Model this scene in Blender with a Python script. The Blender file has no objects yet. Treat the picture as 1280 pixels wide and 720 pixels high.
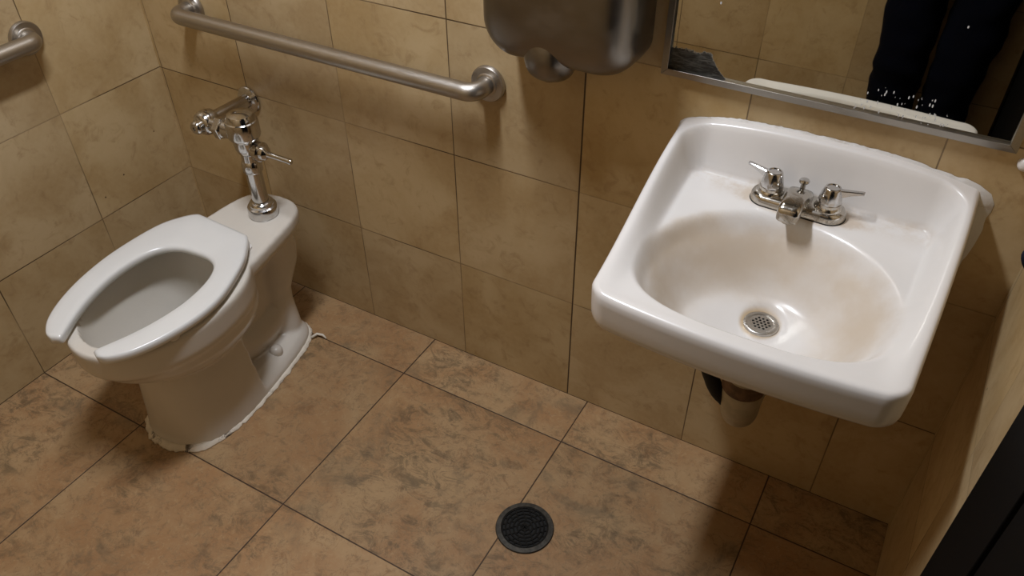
import bpy, bmesh, math, random
from mathutils import Vector, Matrix, noise
random.seed(7)
C = bpy.context.scene.collection
PI = math.pi

# ------------------------------------------------------------------ helpers
def link(o, parent=None):
    C.objects.link(o)
    if parent is not None:
        o.parent = parent
    return o

def tag(o, label=None, cat=None, group=None, kind=None):
    if label: o['label'] = label
    if cat: o['category'] = cat
    if group: o['group'] = group
    if kind: o['kind'] = kind
    return o

def thing(name, label, cat, loc=(0, 0, 0), rz=0.0, group=None):
    o = bpy.data.objects.new(name, None)
    o.empty_display_size = .05
    link(o); o.location = loc; o.rotation_euler = (0, 0, rz)
    return tag(o, label, cat, group)

def mesh_obj(name, verts, faces, mat, parent=None, smooth=True, angle=None, sub=0, bev=0):
    me = bpy.data.meshes.new(name)
    me.from_pydata([tuple(v) for v in verts], [], faces)
    bm = bmesh.new(); bm.from_mesh(me)
    bmesh.ops.remove_doubles(bm, verts=bm.verts, dist=1e-6)
    bmesh.ops.recalc_face_normals(bm, faces=bm.faces)
    bm.to_mesh(me); bm.free()
    return fin(name, me, mat, parent, smooth, angle, sub, bev)

def fin(name, me, mat, parent=None, smooth=True, angle=None, sub=0, bev=0):
    o = bpy.data.objects.new(name, me)
    link(o, parent)
    if mat: me.materials.append(mat)
    for p in me.polygons: p.use_smooth = smooth
    if smooth and angle is not None:
        me.set_sharp_from_angle(angle=math.radians(angle))
    if bev:
        m = o.modifiers.new('b', 'BEVEL'); m.width = bev; m.segments = 3; m.limit_method = 'ANGLE'; m.angle_limit = math.radians(35)
    if sub:
        m = o.modifiers.new('s', 'SUBSURF'); m.levels = sub; m.render_levels = sub
    return o

class MB:
    """collects shapes that belong to ONE part"""
    def __init__(s): s.v = []; s.f = []
    def add(s, v, f):
        n = len(s.v); s.v += [tuple(a) for a in v]; s.f += [tuple(i + n for i in q) for q in f]; return s
    def box(s, x0, x1, y0, y1, z0, z1):
        v = [(x, y, z) for x in (x0, x1) for y in (y0, y1) for z in (z0, z1)]
        return s.add(v, [(0, 1, 3, 2), (4, 6, 7, 5), (0, 4, 5, 1), (2, 3, 7, 6), (0, 2, 6, 4), (1, 5, 7, 3)])
    def loft(s, rings, cap0=True, cap1=True, closed=True):
        n = len(rings[0]); v = [p for r in rings for p in r]; f = []
        for i in range(len(rings) - 1):
            for j in range(n if closed else n - 1):
                k = (j + 1) % n
                f.append((i * n + j, i * n + k, (i + 1) * n + k, (i + 1) * n + j))
        if cap0: f.append(tuple(range(n))[::-1])
        if cap1: f.append(tuple(range((len(rings) - 1) * n, len(rings) * n)))
        return s.add(v, f)
    def lathe(s, prof, origin=(0, 0, 0), axis=(0, 0, 1), n=40, caps=True):
        ax = Vector(axis).normalized(); a = ax.orthogonal().normalized(); b = ax.cross(a); o = Vector(origin)
        rings = [[o + ax * h + (a * math.cos(t) + b * math.sin(t)) * max(r, 1e-5) for t in [2 * PI * k / n for k in range(n)]] for r, h in prof]
        return s.loft(rings, caps, caps)
    def tube(s, pts, r, n=20, caps=True):
        pts = [Vector(p) for p in pts]; rings = []
        t0 = (pts[1] - pts[0]).normalized(); a = t0.orthogonal().normalized()
        for i, p in enumerate(pts):
            t = (pts[min(i + 1, len(pts) - 1)] - pts[max(i - 1, 0)]).normalized()
            a = (a - t * a.dot(t)).normalized(); b = t.cross(a)
            rr = r[i] if isinstance(r, (list, tuple)) else r
            rings.append([p + (a * math.cos(q) + b * math.sin(q)) * rr for q in [2 * PI * k / n for k in range(n)]])
        return s.loft(rings, caps, caps)
    def build(s, name, mat, parent=None, **k):
        return mesh_obj(name, s.v, s.f, mat, parent, **k)

def spline(pts, m=8):
    """Catmull-Rom through points of any dimension"""
    P = [tuple(p) for p in pts]; P = [tuple(2 * a - b for a, b in zip(P[0], P[1]))] + P + [tuple(2 * a - b for a, b in zip(P[-1], P[-2]))]
    out = []
    for i in range(1, len(P) - 2):
        for k in range(m):
            t = k / m
            out.append(tuple(.5 * (2 * b + (c - a) * t + (2 * a - 5 * b + 4 * c - d) * t * t + (-a + 3 * b - 3 * c + d) * t ** 3)
                             for a, b, c, d in zip(P[i - 1], P[i], P[i + 1], P[i + 2])))
    out.append(P[-2]); return out

def bend(pts, rad, m=8):
    """polyline with rounded corners"""
    P = [Vector(p) for p in pts]; out = [P[0]]
    for i in range(1, len(P) - 1):
        a = (P[i - 1] - P[i]); b = (P[i + 1] - P[i]); r = min(rad, a.length * .49, b.length * .49)
        p0 = P[i] + a.normalized() * r; p1 = P[i] + b.normalized() * r
        for k in range(m + 1):
            t = k / m; out.append((1 - t) ** 2 * p0 + 2 * t * (1 - t) * P[i] + t * t * p1)
    out.append(P[-1]); return out

def sstep(a, b, x):
    if a == b: return 0. if x < a else 1.
    t = max(0, min(1, (x - a) / (b - a))); return t * t * (3 - 2 * t)

def baked(o, name):
    """evaluate the modifiers of a helper object into a plain mesh and drop the helper"""
    dg = bpy.context.evaluated_depsgraph_get(); dg.update()
    me = bpy.data.meshes.new_from_object(o.evaluated_get(dg)); me.name = name
    return me

def merge_solid(mb, voxel, smooth_it, cut=None, smooth2=0, f=.5):
    o = mb.build('tmp_solid', None)
    m = o.modifiers.new('r', 'REMESH'); m.mode = 'VOXEL'; m.voxel_size = voxel
    m = o.modifiers.new('s', 'SMOOTH'); m.factor = f; m.iterations = smooth_it
    co = None
    if cut:
        co = cut.build('tmp_cut', None)
        m = o.modifiers.new('b', 'BOOLEAN'); m.operation = 'DIFFERENCE'; m.object = co; m.solver = 'EXACT'
    if smooth2:
        m = o.modifiers.new('s2', 'SMOOTH'); m.factor = .5; m.iterations = smooth2
    me = baked(o, 'solid')
    bpy.data.objects.remove(o)
    if co: bpy.data.objects.remove(co)
    me.materials.clear()
    return me

# ------------------------------------------------------------------ materials
class NT:
    def __init__(s, name):
        s.m = bpy.data.materials.new(name); s.m.use_nodes = True
        s.t = s.m.node_tree; s.bsdf = s.t.nodes['Principled BSDF']
    def n(s, typ, **k):
        o = s.t.nodes.new(typ)
        for a, b in k.items(): setattr(o, a, b)
        return o
    def l(s, a, b): s.t.links.new(a, b)
    def val(s, x, sock):
        if isinstance(x, (int, float)): sock.default_value = x
        elif isinstance(x, tuple): sock.default_value = x if len(x) != 3 or sock.type != 'RGBA' else (*x, 1)
        else: s.l(x, sock)
    def math(s, op, a, b=0.0, c=0.0, clamp=False):
        o = s.n('ShaderNodeMath', operation=op); o.use_clamp = clamp
        s.val(a, o.inputs[0]); s.val(b, o.inputs[1]); s.val(c, o.inputs[2]); return o.outputs[0]
    def vmath(s, op, a, b=(0, 0, 0)):
        o = s.n('ShaderNodeVectorMath', operation=op); s.val(a, o.inputs[0]); s.val(b, o.inputs[1]); return o.outputs[0]
    def range(s, x, a, b, c=0., d=1., smooth=True):
        o = s.n('ShaderNodeMapRange'); o.interpolation_type = 'SMOOTHSTEP' if smooth else 'LINEAR'
        s.val(x, o.inputs[0])
        for i, q in enumerate((a, b, c, d)): o.inputs[i + 1].default_value = q
        return o.outputs[0]
    def mix(s, f, a, b, blend='MIX'):
        o = s.n('ShaderNodeMix', data_type='RGBA', blend_type=blend)
        s.val(f, o.inputs[0]); s.val(a, o.inputs[6]); s.val(b, o.inputs[7]); return o.outputs[2]
    def noise(s, vec, scale, detail=4, rough=.55, dist=0.):
        o = s.n('ShaderNodeTexNoise'); s.l(vec, o.inputs['Vector'])
        o.inputs['Scale'].default_value = scale; o.inputs['Detail'].default_value = detail
        o.inputs['Roughness'].default_value = rough; o.inputs['Distortion'].default_value = dist
        return o.outputs[0]
    def pos(s):
        return s.n('ShaderNodeNewGeometry').outputs['Position']
    def obj(s):
        return s.n('ShaderNodeTexCoord').outputs['Object']
    def sep(s, v):
        o = s.n('ShaderNodeSeparateXYZ'); s.l(v, o.inputs[0]); return o.outputs
    def comb(s, x, y, z):
        o = s.n('ShaderNodeCombineXYZ'); s.val(x, o.inputs[0]); s.val(y, o.inputs[1]); s.val(z, o.inputs[2]); return o.outputs[0]
    def bump(s, h, strength=.3, dist=.002):
        o = s.n('ShaderNodeBump'); s.l(h, o.inputs['Height']); o.inputs['Strength'].default_value = strength; o.inputs['Distance'].default_value = dist
        s.l(o.outputs[0], s.bsdf.inputs['Normal']); return o
    def set(s, **k):
        for a, b in k.items():
            s.val(b, s.bsdf.inputs[a.replace('_', ' ')])
        return s.m

def simple(name, col, rough=.5, metal=0., bump=0., bscale=60, vary=.0, coat=0.):
    t = NT(name); p = t.obj()
    nz = t.noise(p, bscale, 4)
    if vary:
        c = t.mix(t.range(nz, .35, .65), tuple(x * (1 - vary) for x in col), tuple(min(1, x * (1 + vary)) for x in col))
        t.set(Base_Color=c)
    else: t.set(Base_Color=col)
    t.set(Roughness=rough, Metallic=metal)
    if coat: t.set(Coat_Weight=coat, Coat_Roughness=.08)
    if bump: t.bump(nz, bump, .001)
    return t.m

def tile_mat(name, ua, va, u0, su, v0, sv, kind, extra=None):
    t = NT(name); P = t.pos(); X = t.sep(P)
    U = t.math('DIVIDE', t.math('SUBTRACT', X[ua], u0), su); V = t.math('DIVIDE', t.math('SUBTRACT', X[va], v0), sv)
    def dist(w, size):
        f = t.math('FRACT', w); return t.math('MULTIPLY', t.math('MINIMUM', f, t.math('SUBTRACT', 1., f)), size)
    du, dv = dist(U, su), dist(V, sv)
    cell = t.comb(t.math('FLOOR', U), t.math('FLOOR', V), 3.1 if kind == 'wall' else 7.7)
    wn = t.n('ShaderNodeTexWhiteNoise'); t.l(cell, wn.inputs['Vector'])
    rnd = wn.outputs[0]; rc = wn.outputs[1]
    off = t.vmath('SCALE', rc, (0, 0, 0)); t.t.nodes[-1].inputs['Scale'].default_value = 9.
    vec = t.vmath('ADD', P, off)
    # joint width wobbles and fades along its length
    wob = t.noise(P, 7., 2); big = t.noise(P, 2.2, 1)
    w0 = .0009 if kind == 'wall' else .0012
    wd = t.math('MULTIPLY_ADD', wob, w0 * .9, w0 * .5)
    d = t.math('MINIMUM', du, dv)
    g = t.math('SUBTRACT', 1., t.math('DIVIDE', t.math('SUBTRACT', d, wd), .0008), clamp=True)
    if kind == 'wall':
        g = t.math('MULTIPLY', g, t.range(big, .36, .60, .28, .95))
    if extra:   # one wide dark joint
        e = t.math('ABSOLUTE', t.math('SUBTRACT', X[ua], extra[0]))
        e = t.math('SUBTRACT', 1., t.math('DIVIDE', t.math('SUBTRACT', e, extra[1]), .0007), clamp=True)
        e = t.math('MULTIPLY', e, t.math('LESS_THAN', X[va], extra[2]))
        g = t.math('MAXIMUM', g, e)
    if kind == 'wall':
        floorline = t.math('LESS_THAN', X[2], .0022)
        g = t.math('MAXIMUM', g, floorline)
        n1 = t.noise(vec, 5., 5, .6, .4); n2 = t.noise(vec, 22., 6, .7, .8); n3 = t.noise(vec, 90., 3)
        c = t.mix(t.range(n1, .36, .66), (.41, .282, .128), (.52, .39, .21))
        c = t.mix(t.range(n2, .50, .72, 0., .55), c, (.30, .185, .075))
        c = t.mix(t.math('MULTIPLY', t.range(n3, .25, .8, .0, .35), .6), c, (.56, .43, .25))
        hsv = t.n('ShaderNodeHueSaturation'); t.l(c, hsv.inputs['Color']); t.l(t.range(rnd, 0, 1, .93, 1.05, False), hsv.inputs['Value'])
        t.l(t.range(wn.outputs[1], 0, 1, .9, 1.05, False), hsv.inputs['Saturation'])
        c = hsv.outputs[0]
        # tiny dark pits
        vo = t.n('ShaderNodeTexVoronoi'); t.l(P, vo.inputs['Vector']); vo.inputs['Scale'].default_value = 9.
        pit = t.math('LESS_THAN', vo.outputs['Distance'], .022)
        c = t.mix(pit, c, (.08, .045, .02))
        gcol = (.065, .04, .02)
        t.set(Roughness=t.range(n2, .3, .8, .36, .5), Specular_IOR_Level=.42)
        h = t.math('MULTIPLY_ADD', n2, .25, t.math('SUBTRACT', 1., g))
    else:
        n1 = t.noise(vec, 4.5, 6, .65, .5); n2 = t.noise(vec, 24., 9, .8, .9); n3 = t.noise(vec, 95., 6, .75, .3); n4 = t.noise(vec, 3.4, 5, .65, .8)
        n5 = t.noise(t.vmath('MULTIPLY', vec, (1., 1.6, 1.)), 15., 9, .82, 1.2)
        c = t.mix(t.range(n1, .36, .64), (.325, .182, .082), (.385, .255, .130))
        c = t.mix(t.range(n2, .50, .68, 0., .75), c, (.20, .105, .045))
        c = t.mix(t.range(n3, .45, .72, 0., .65), c, (.45, .30, .155))
        dk = t.math('MULTIPLY', t.range(n5, .46, .60), t.range(n4, .42, .60))
        c = t.mix(t.math('MULTIPLY', dk, .62), c, (.085, .062, .034))
        gr = t.math('MULTIPLY', t.range(n3, .49, .60), t.range(n2, .44, .54))
        c = t.mix(t.math('MULTIPLY', gr, .42), c, (.10, .062, .032))
        c = t.mix(t.range(t.noise(vec, 5.5, 5, .7, .6), .52, .68, 0., .5), c, (.13, .10, .06))
        hsv = t.n('ShaderNodeHueSaturation'); t.l(c, hsv.inputs['Color']); t.l(t.range(rnd, 0, 1, .9, 1.08, False), hsv.inputs['Value'])
        c = hsv.outputs[0]
        gcol = (.05, .028, .015)
        t.set(Roughness=t.range(n2, .3, .7, .42, .62), Specular_IOR_Level=.35)
        h = t.math('MULTIPLY_ADD', n2, .6, t.math('SUBTRACT', 1., g))
    c = t.mix(g, c, gcol)
    t.set(Base_Color=c)
    t.bump(h, .45, .0012)
    return t.m

S = .3045
M = {}
M['wall_b'] = tile_mat('tile_wall_back', 0, 2, 0., .305, 0., S, 'wall', (.61, .0014, .93))
M['wall_s'] = tile_mat('tile_wall_side', 1, 2, -.303, .305, 0., S, 'wall')
M['wall_r'] = tile_mat('tile_wall_right', 1, 2, -.322, .305, 0., S, 'wall')
M['wall_f'] = tile_mat('tile_wall_front', 0, 2, -.01, .305, 0., S, 'wall')
M['floor'] = tile_mat('tile_floor', 0, 1, .205, .4615, -.1457, .4624, 'floor')
M['ceiling'] = simple('ceiling_paint', (.22, .2, .17), .9, bump=.3, bscale=150)
M['black'] = simple('black_paint', (.0018, .0018, .0021), .7, bump=.2, bscale=30); M['black'].node_tree.nodes['Principled BSDF'].inputs['Specular IOR Level'].default_value = .1

def metal_mat(name, col, rough, streak=None, dirt=0., dcol=(.12, .09, .05)):
    t = NT(name); p = t.obj()
    q = t.vmath('MULTIPLY', p, streak or (1, 1, 1))
    nz = t.noise(q, 40 if streak else 25, 5, .6)
    r = t.range(nz, .3, .7, rough * .8, rough * 1.25)
    c = t.mix(t.range(nz, .3, .7), tuple(x * .9 for x in col), col)
    if dirt:
        d = t.noise(p, 38, 6, .7, .5); dm = t.range(d, .48, .7, 0, dirt)
        c = t.mix(dm, c, dcol); r = t.math('MULTIPLY_ADD', dm, .35, r)
    t.set(Base_Color=c, Roughness=r, Metallic=1.)
    if name != 'dryer_steel': t.bump(nz, .05, .0005)
    return t.m
M['brushed'] = metal_mat('brushed_steel', (.47, .44, .40), .38, (1, 40, 40))
M['steel'] = metal_mat('dryer_steel', (.255, .235, .21), .35, (.3, .3, .5))
M['frame'] = metal_mat('frame_steel', (.33, .31, .28), .36, (1, 20, 20))
M['chrome'] = metal_mat('chrome', (.60, .59, .58), .14, None, .25, (.25, .2, .15))
M['chrome_dirty'] = metal_mat('chrome_dirty', (.58, .55, .50), .15, None, .75, (.16, .12, .07))
M['strainer'] = metal_mat('strainer_steel', (.55, .53, .50), .3, None, .3)
M['iron'] = simple('drain_iron', (.006, .0055, .0045), .7, 0., bump=.8, bscale=120, vary=.5); M['iron'].node_tree.nodes['Principled BSDF'].inputs['Specular IOR Level'].default_value = .15
M['iron_rim'] = simple('drain_rim', (.05, .046, .038), .5, .5, bump=.5, bscale=90, vary=.3)
M['sump'] = simple('sump_dark', (.003, .003, .003), .8)
M['hole'] = simple('hole_dark', (.004, .0035, .003), .8)

def porcelain(name, base, stain=False):
    t = NT(name); p = t.pos(); nz = t.noise(p, 6, 5, .6); c = t.mix(t.range(nz, .3, .7), tuple(x * .95 for x in base), base)
    if stain:
        X = t.sep(p)
        # yellow-brown film inside the bowl and along the deck edges
        ex = t.math('DIVIDE', t.math('SUBTRACT', X[0], 1.045), .20); ey = t.math('DIVIDE', t.math('ADD', X[1], .26), .150)
        r = t.math('SQRT', t.math('ADD', t.math('MULTIPLY', ex, ex), t.math('MULTIPLY', ey, ey)))
        r = t.math('MULTIPLY_ADD', t.math('SUBTRACT', t.noise(p, 14, 5, .6), .5), .25, r)
        ring = t.math('MULTIPLY', t.range(r, .32, .72), t.range(r, .82, 1.02, 1., 0.))
        st = t.math('MULTIPLY', ring, t.range(t.noise(p, 9, 4), .25, .65, .35, .8))
        c = t.mix(t.math('MULTIPLY', st, .85), c, (.52, .41, .28))
        # rust around faucet foot
        fx = t.math('DIVIDE', t.math('SUBTRACT', X[0], 1.041), .105); fy = t.math('DIVIDE', t.math('ADD', X[1], .068), .036)
        fr = t.math('SQRT', t.math('ADD', t.math('MULTIPLY', fx, fx), t.math('MULTIPLY', fy, fy)))
        fr = t.math('MULTIPLY_ADD', t.math('SUBTRACT', t.noise(p, 30, 5, .7), .5), .9, fr)
        fzm = t.range(X[2], .764, .772, 1., 0.)
        c = t.mix(t.math('MULTIPLY', fzm, t.range(fr, .80, 1.2, .5, 0.)), c, (.50, .36, .21))
        # stained back splash foot
        bz = t.math('MULTIPLY', t.range(X[2], .757, .775, 1., 0.), t.range(X[1], -.11, -.04, 0., 1.))
        bz2 = t.math('MULTIPLY', t.math('MULTIPLY', bz, t.range(t.noise(p, 12, 5, .7), .35, .65)), .55)
        c = t.mix(bz2, c, (.50, .40, .28))
        # rust ring by the strainer
        dx = t.math('SUBTRACT', X[0], 1.05); dy = t.math('ADD', X[1], .226)
        dr = t.math('SQRT', t.math('ADD', t.math('MULTIPLY', dx, dx), t.math('MULTIPLY', dy, dy)))
        c = t.mix(t.range(dr, .028, .037, .75, 0.), c, (.45, .30, .12))
    t.set(Base_Color=c, Roughness=.27 if stain else .22, Specular_IOR_Level=.45, Coat_Weight=.12, Coat_Roughness=.1)
    return t.m
M['sink'] = porcelain('sink_enamel', (.765, .745, .725), True)
M['toilet'] = porcelain('toilet_china', (.66, .625, .565))
M['seat'] = porcelain('seat_plastic', (.72, .73, .725))
def caulk_mat(name, col, dk, amt):
    t = NT(name); p = t.pos(); nz = t.noise(p, 28, 6, .7, .6); n2 = t.noise(p, 11, 4)
    m = t.math('MULTIPLY', t.range(nz, .52, .62), t.range(n2, .45, .58, 0., amt))
    t.set(Base_Color=t.mix(m, col, dk), Roughness=.55); t.bump(t.noise(p, 60, 4), .6, .002); return t.m
M['caulk'] = caulk_mat('caulk_old', (.70, .64, .54), (.06, .04, .025), .95)
M['caulk_sink'] = caulk_mat('caulk_clear', (.60, .585, .56), (.35, .28, .2), .5)
M['wrap'] = simple('trap_wrap', (.42, .36, .25), .45, bump=.5, bscale=30, vary=.12)
M['copper'] = simple('old_copper', (.13, .07, .035), .6, .0, vary=.3)
M['dark_rubber'] = simple('dark_rubber', (.01, .009, .008), .7)
M['water'] = None
t = NT('water'); t.set(Base_Color=(.9, .95, .93), Roughness=.02, IOR=1.33, Transmission_Weight=1.); M['water'] = t.m
M['denim'] = simple('navy_trousers', (.0022, .0030, .0075), .95, bump=.4, bscale=300, vary=.25)
M['jacket'] = simple('navy_jacket', (.007, .009, .02), .8, bump=.4, bscale=200, vary=.2)
for k_ in ('denim', 'jacket'): M[k_].node_tree.nodes['Principled BSDF'].inputs['Specular IOR Level'].default_value = .08
M['skin'] = simple('skin', (.55, .32, .22), .5, bump=.1, bscale=200, vary=.06)
M['hair'] = simple('hair', (.02, .014, .01), .6, bump=.8, bscale=150)
M['shoe'] = simple('shoe_leather', (.012, .011, .011), .45, vary=.2)
M['phone'] = simple('phone_glass', (.01, .01, .012), .15)
M['white_plastic'] = simple('white_plastic', (.75, .72, .69), .35)
t = NT('lamp_diffuser'); t.set(Base_Color=(.8, .8, .78), Emission_Color=(1, .97, .92), Emission_Strength=3.); M['lamp'] = t.m
M['lampbase'] = simple('lamp_base', (.7, .7, .7), .4)

# mirror glass with lost silvering and dried splashes
t = NT('mirror_glass'); P = t.pos(); X = t.sep(P)
nz = t.noise(P, 40, 6, .7, .6); st = t.noise(t.vmath('MULTIPLY', P, (1., 1., 6.)), 30, 6, .8, 1.)
zz = t.math('SUBTRACT', X[2], .922)
edge = t.math('MAXIMUM', t.math('SUBTRACT', X[0], t.math('MULTIPLY_ADD', zz, -.85, .868)), t.math('SUBTRACT', zz, .038))
edge = t.math('MULTIPLY_ADD', t.math('SUBTRACT', t.noise(P, 45, 6, .75), .5), .030, edge)
patch = t.range(edge, -.0015, .0015, 1., 0.)
vo = t.n('ShaderNodeTexVoronoi'); t.l(t.vmath('MULTIPLY', P, (1.5, 1., .6)), vo.inputs['Vector']); vo.inputs['Scale'].default_value = 150.
sp = t.math('LESS_THAN', vo.outputs['Distance'], t.math('MULTIPLY', .34, t.n('ShaderNodeSeparateXYZ').outputs[0]) if False else .24)
clus = t.math('MULTIPLY', t.range(X[0], 1.05, 1.10), t.range(X[0], 1.17, 1.26, 1., 0.)); low = t.range(X[2], .93, 1.0, 1., 0.)
cl = t.math('MULTIPLY', t.math('MULTIPLY', clus, low), t.noise(P, 50, 3, .6))
spm = t.math('MULTIPLY', sp, t.math('GREATER_THAN', cl, .27))
vo2 = t.n('ShaderNodeTexVoronoi'); t.l(t.vmath('MULTIPLY', P, (1.3, 1., .8)), vo2.inputs['Vector']); vo2.inputs['Scale'].default_value = 30.
spm = t.math('MAXIMUM', spm, t.math('MULTIPLY', t.math('LESS_THAN', vo2.outputs['Distance'], .055), t.math('GREATER_THAN', t.noise(P, 12, 2), .50)))
c = t.mix(patch, (.66, .64, .56), t.mix(t.range(st, .42, .62), (.008, .008, .007), (.075, .075, .068)))
c = t.mix(spm, c, (.6, .62, .64))
both = t.math('MAXIMUM', patch, spm)
t.set(Base_Color=c, Metallic=t.math('SUBTRACT', 1., both), Roughness=t.math('MULTIPLY_ADD', both, .5, .015))
M['mirror'] = t.m

# ------------------------------------------------------------------ the room
XL, XR, YF, ZC = -.619, 1.389, -1.525, 2.42
def slab(name, x0, x1, y0, y1, z0, z1, mat, **k):
    o = MB().box(x0, x1, y0, y1, z0, z1).build(name, mat, smooth=False, **k); return tag(o, kind='structure')
slab('floor', XL - .1, XR + .1, YF - .1, .1, -.1, 0, M['floor'])
slab('ceiling', XL - .1, XR + .1, YF - .1, .1, ZC, ZC + .1, M['ceiling'])
slab('wall_back', XL - .1, XR + .1, 0, .1, 0, ZC, M['wall_b'])
slab('wall_left', XL - .1, XL, YF, 0, 0, ZC, M['wall_s'])
slab('wall_right', XR, XR + .1, YF, 0, 0, ZC, M['wall_r'])
slab('wall_front', XL - .1, XR + .1, YF - .1, YF, 0, ZC, M['wall_f'])
# black door set in the right wall: casing, leaf, handle
d = thing('door_1', None, None, (XR, -.47, 0)); tag(d, kind='structure')
m = MB(); m.box(-.014, .0, -.155, 0, 0, 2.2); m.box(-.014, 0, -1.05, -.975, 0, 2.2); m.box(-.014, 0, -.975, -.155, 2.06, 2.2)
m.build('casing', M['black'], d, smooth=False, bev=.002)
MB().box(-.010, 0, -.972, -.158, .004, 2.057).build('leaf', M['black'], d, smooth=False, bev=.002)
m = MB(); m.lathe([(.026, 0), (.026, .006), (.01, .012), (.01, .04), (.024, .05), (.027, .06), (.02, .07)], (-.010, -.90, 1.0), (-1, 0, 0))
m.build('door_handle', M['chrome_dirty'], d, angle=40)

# ------------------------------------------------------------------ ceiling lamp (off frame, lights the room)
LP = (.30, -.59)
L = thing('ceiling_light', 'long white fluorescent ceiling lamp above the middle of the room', 'lamp', (LP[0], LP[1], ZC))
MB().box(-.075, .075, -.36, .36, -.045, 0).build('housing', M['lampbase'], L, smooth=False, bev=.006)
m = MB(); m.loft([[(.062 * math.cos(a), y, -.045 - .028 * math.sin(a)) for a in [PI * k / 16 for k in range(17)]] for y in (-.34, .34)])
m.build('diffuser', M['lamp'], L, angle=60)
ld = bpy.data.lights.new('lamp_light', 'AREA'); ld.shape = 'RECTANGLE'; ld.size = .12; ld.size_y = .56; ld.energy = 26; ld.color = (.97, 1., 1.07)
lo = bpy.data.objects.new('lamp_light', ld); C.objects.link(lo); lo.parent = L; lo.location = (0, 0, -.082)

# ------------------------------------------------------------------ grab bars
def grab_bar(label, a, b, nrm, rad=.0185, off=.058):
    """a, b: flange centres on the wall; nrm: unit vector out of the wall"""
    a, b, nrm = Vector(a), Vector(b), Vector(nrm); mid = (a + b) / 2
    r = thing('grab_bar', label, 'grab bar', a)
    e = [b - a for _ in (0,)][0]
    path = bend([Vector(), nrm * off, e + nrm * off, e], off * .86, 12)
    MB().tube(path, rad, 28).build('rail', M['brushed'], r)
    for q in (Vector(), e):
        MB().lathe([(.036, 0), (.0375, .002), (.0375, .009), (.0355, .012), (.024, .0125), (.0215, .0145), (rad, .015)], q, nrm, 48).build('flange', M['brushed'], r, angle=35)
    return r
grab_bar('long brushed steel grab bar on the back wall above the toilet', (-.425, 0, .803), (.401, 0, .803), (0, -1, 0))
grab_bar('brushed steel grab bar on the left wall, showing only its end', (XL, -.312, .803), (XL, -1.30, .803), (1, 0, 0), .0185, .041)

# ------------------------------------------------------------------ toilet
T0 = (-.190, -.150, 0.); TR = math.radians(4.4)
TO = thing('toilet', 'white floor mounted toilet with open front seat, caulked to the tiled floor', 'toilet', T0, TR)
def egg(z, dc, af, ar, hw, n=64, ef=2., er=2.3, xo=0.):
    out = []
    for k in range(n):
        t = 2 * PI * k / n; c, s = math.cos(t), math.sin(t)
        e = ef if s > 0 else er
        x = hw * math.copysign(abs(c) ** (2 / e), c); dd = (af if s > 0 else ar) * math.copysign(abs(s) ** (2 / e), s)
        out.append((xo + x, -(dc + dd), z))
    return out
mb = MB()
# bowl shell
mb.loft([egg(*q) for q in [(.205, .305, .125, .17, .105), (.225, .31, .15, .18, .122), (.25, .318, .178, .19, .141), (.28, .325, .202, .2, .156), (.300, .328, .212, .2, .157),
        (.312, .33, .222, .2, .162), (.325, .33, .226, .2, .164), (.375, .33, .229, .2, .165), (.383, .33, .226, .198, .162)]])
# deck
def deck(z, k=1.):
    pts = spline([(.130, .26), (.120, .18), (.108, .08), (.097, .0), (.080, -.050), (.046, -.076), (0, -.083)], 6)
    R_ = [(x * k, dd * (k if dd < 0 else 1)) for x, dd in pts]
    full = R_ + [(-x, dd) for x, dd in R_[::-1][1:]]
    return [(x, -dd, z) for x, dd in full]
mb.loft([deck(.325, .86), deck(.34, .95), deck(.35, 1.), deck(.374, 1.), deck(.382, .97)])
# rear column with its waist
def ell(z, dc, rx, rd, n=40): return [(rx * math.cos(2 * PI * k / n), -(dc + rd * math.sin(2 * PI * k / n)), z) for k in range(n)]
mb.loft([ell(*q) for q in [(0.0, .04, .078, .060), (.06, .04, .072, .058), (.12, .038, .062, .054), (.16, .032, .060, .052), (.20, .022, .069, .058), (.24, .012, .079, .066), (.28, .010, .084, .070), (.31, .016, .086, .074), (.345, .03, .090, .085)]])
# forward sweep of the trapway
mb.tube([(x, -dd, z) for x, dd, z in spline([(0, .06, .10), (0, .13, .085), (0, .20, .10), (0, .27, .15)], 6)], [.062] * 19, 28)
# core web
mb.loft([[(s * w, -dd, z) for s, dd in ((-1, .02), (1, .02), (1, .33), (-1, .33))] for z, w in ((0, .05), (.12, .034), (.25, .036), (.33, .07))])
# front pedestal
def ped(z, d0, d1, hw, hf):
    R_ = spline([(hw, d0), (hw * 1.02, d0 + (d1 - d0) * .35), (hf + (hw - hf) * .55, d0 + (d1 - d0) * .75), (hf * .75, d1 - .012), (hf * .35, d1), (0, d1 + .002)], 5)
    full = R_ + [(-x, dd) for x, dd in R_[::-1][1:]]
    return [(x, -dd, z) for x, dd in full]
mb.loft([ped(*q) for q in [(0, .235, .462, .122, .09), (.05, .24, .455, .118, .088), (.14, .245, .447, .110, .084), (.21, .25, .440, .104, .08), (.26, .25, .43, .10, .076)]])
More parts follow.
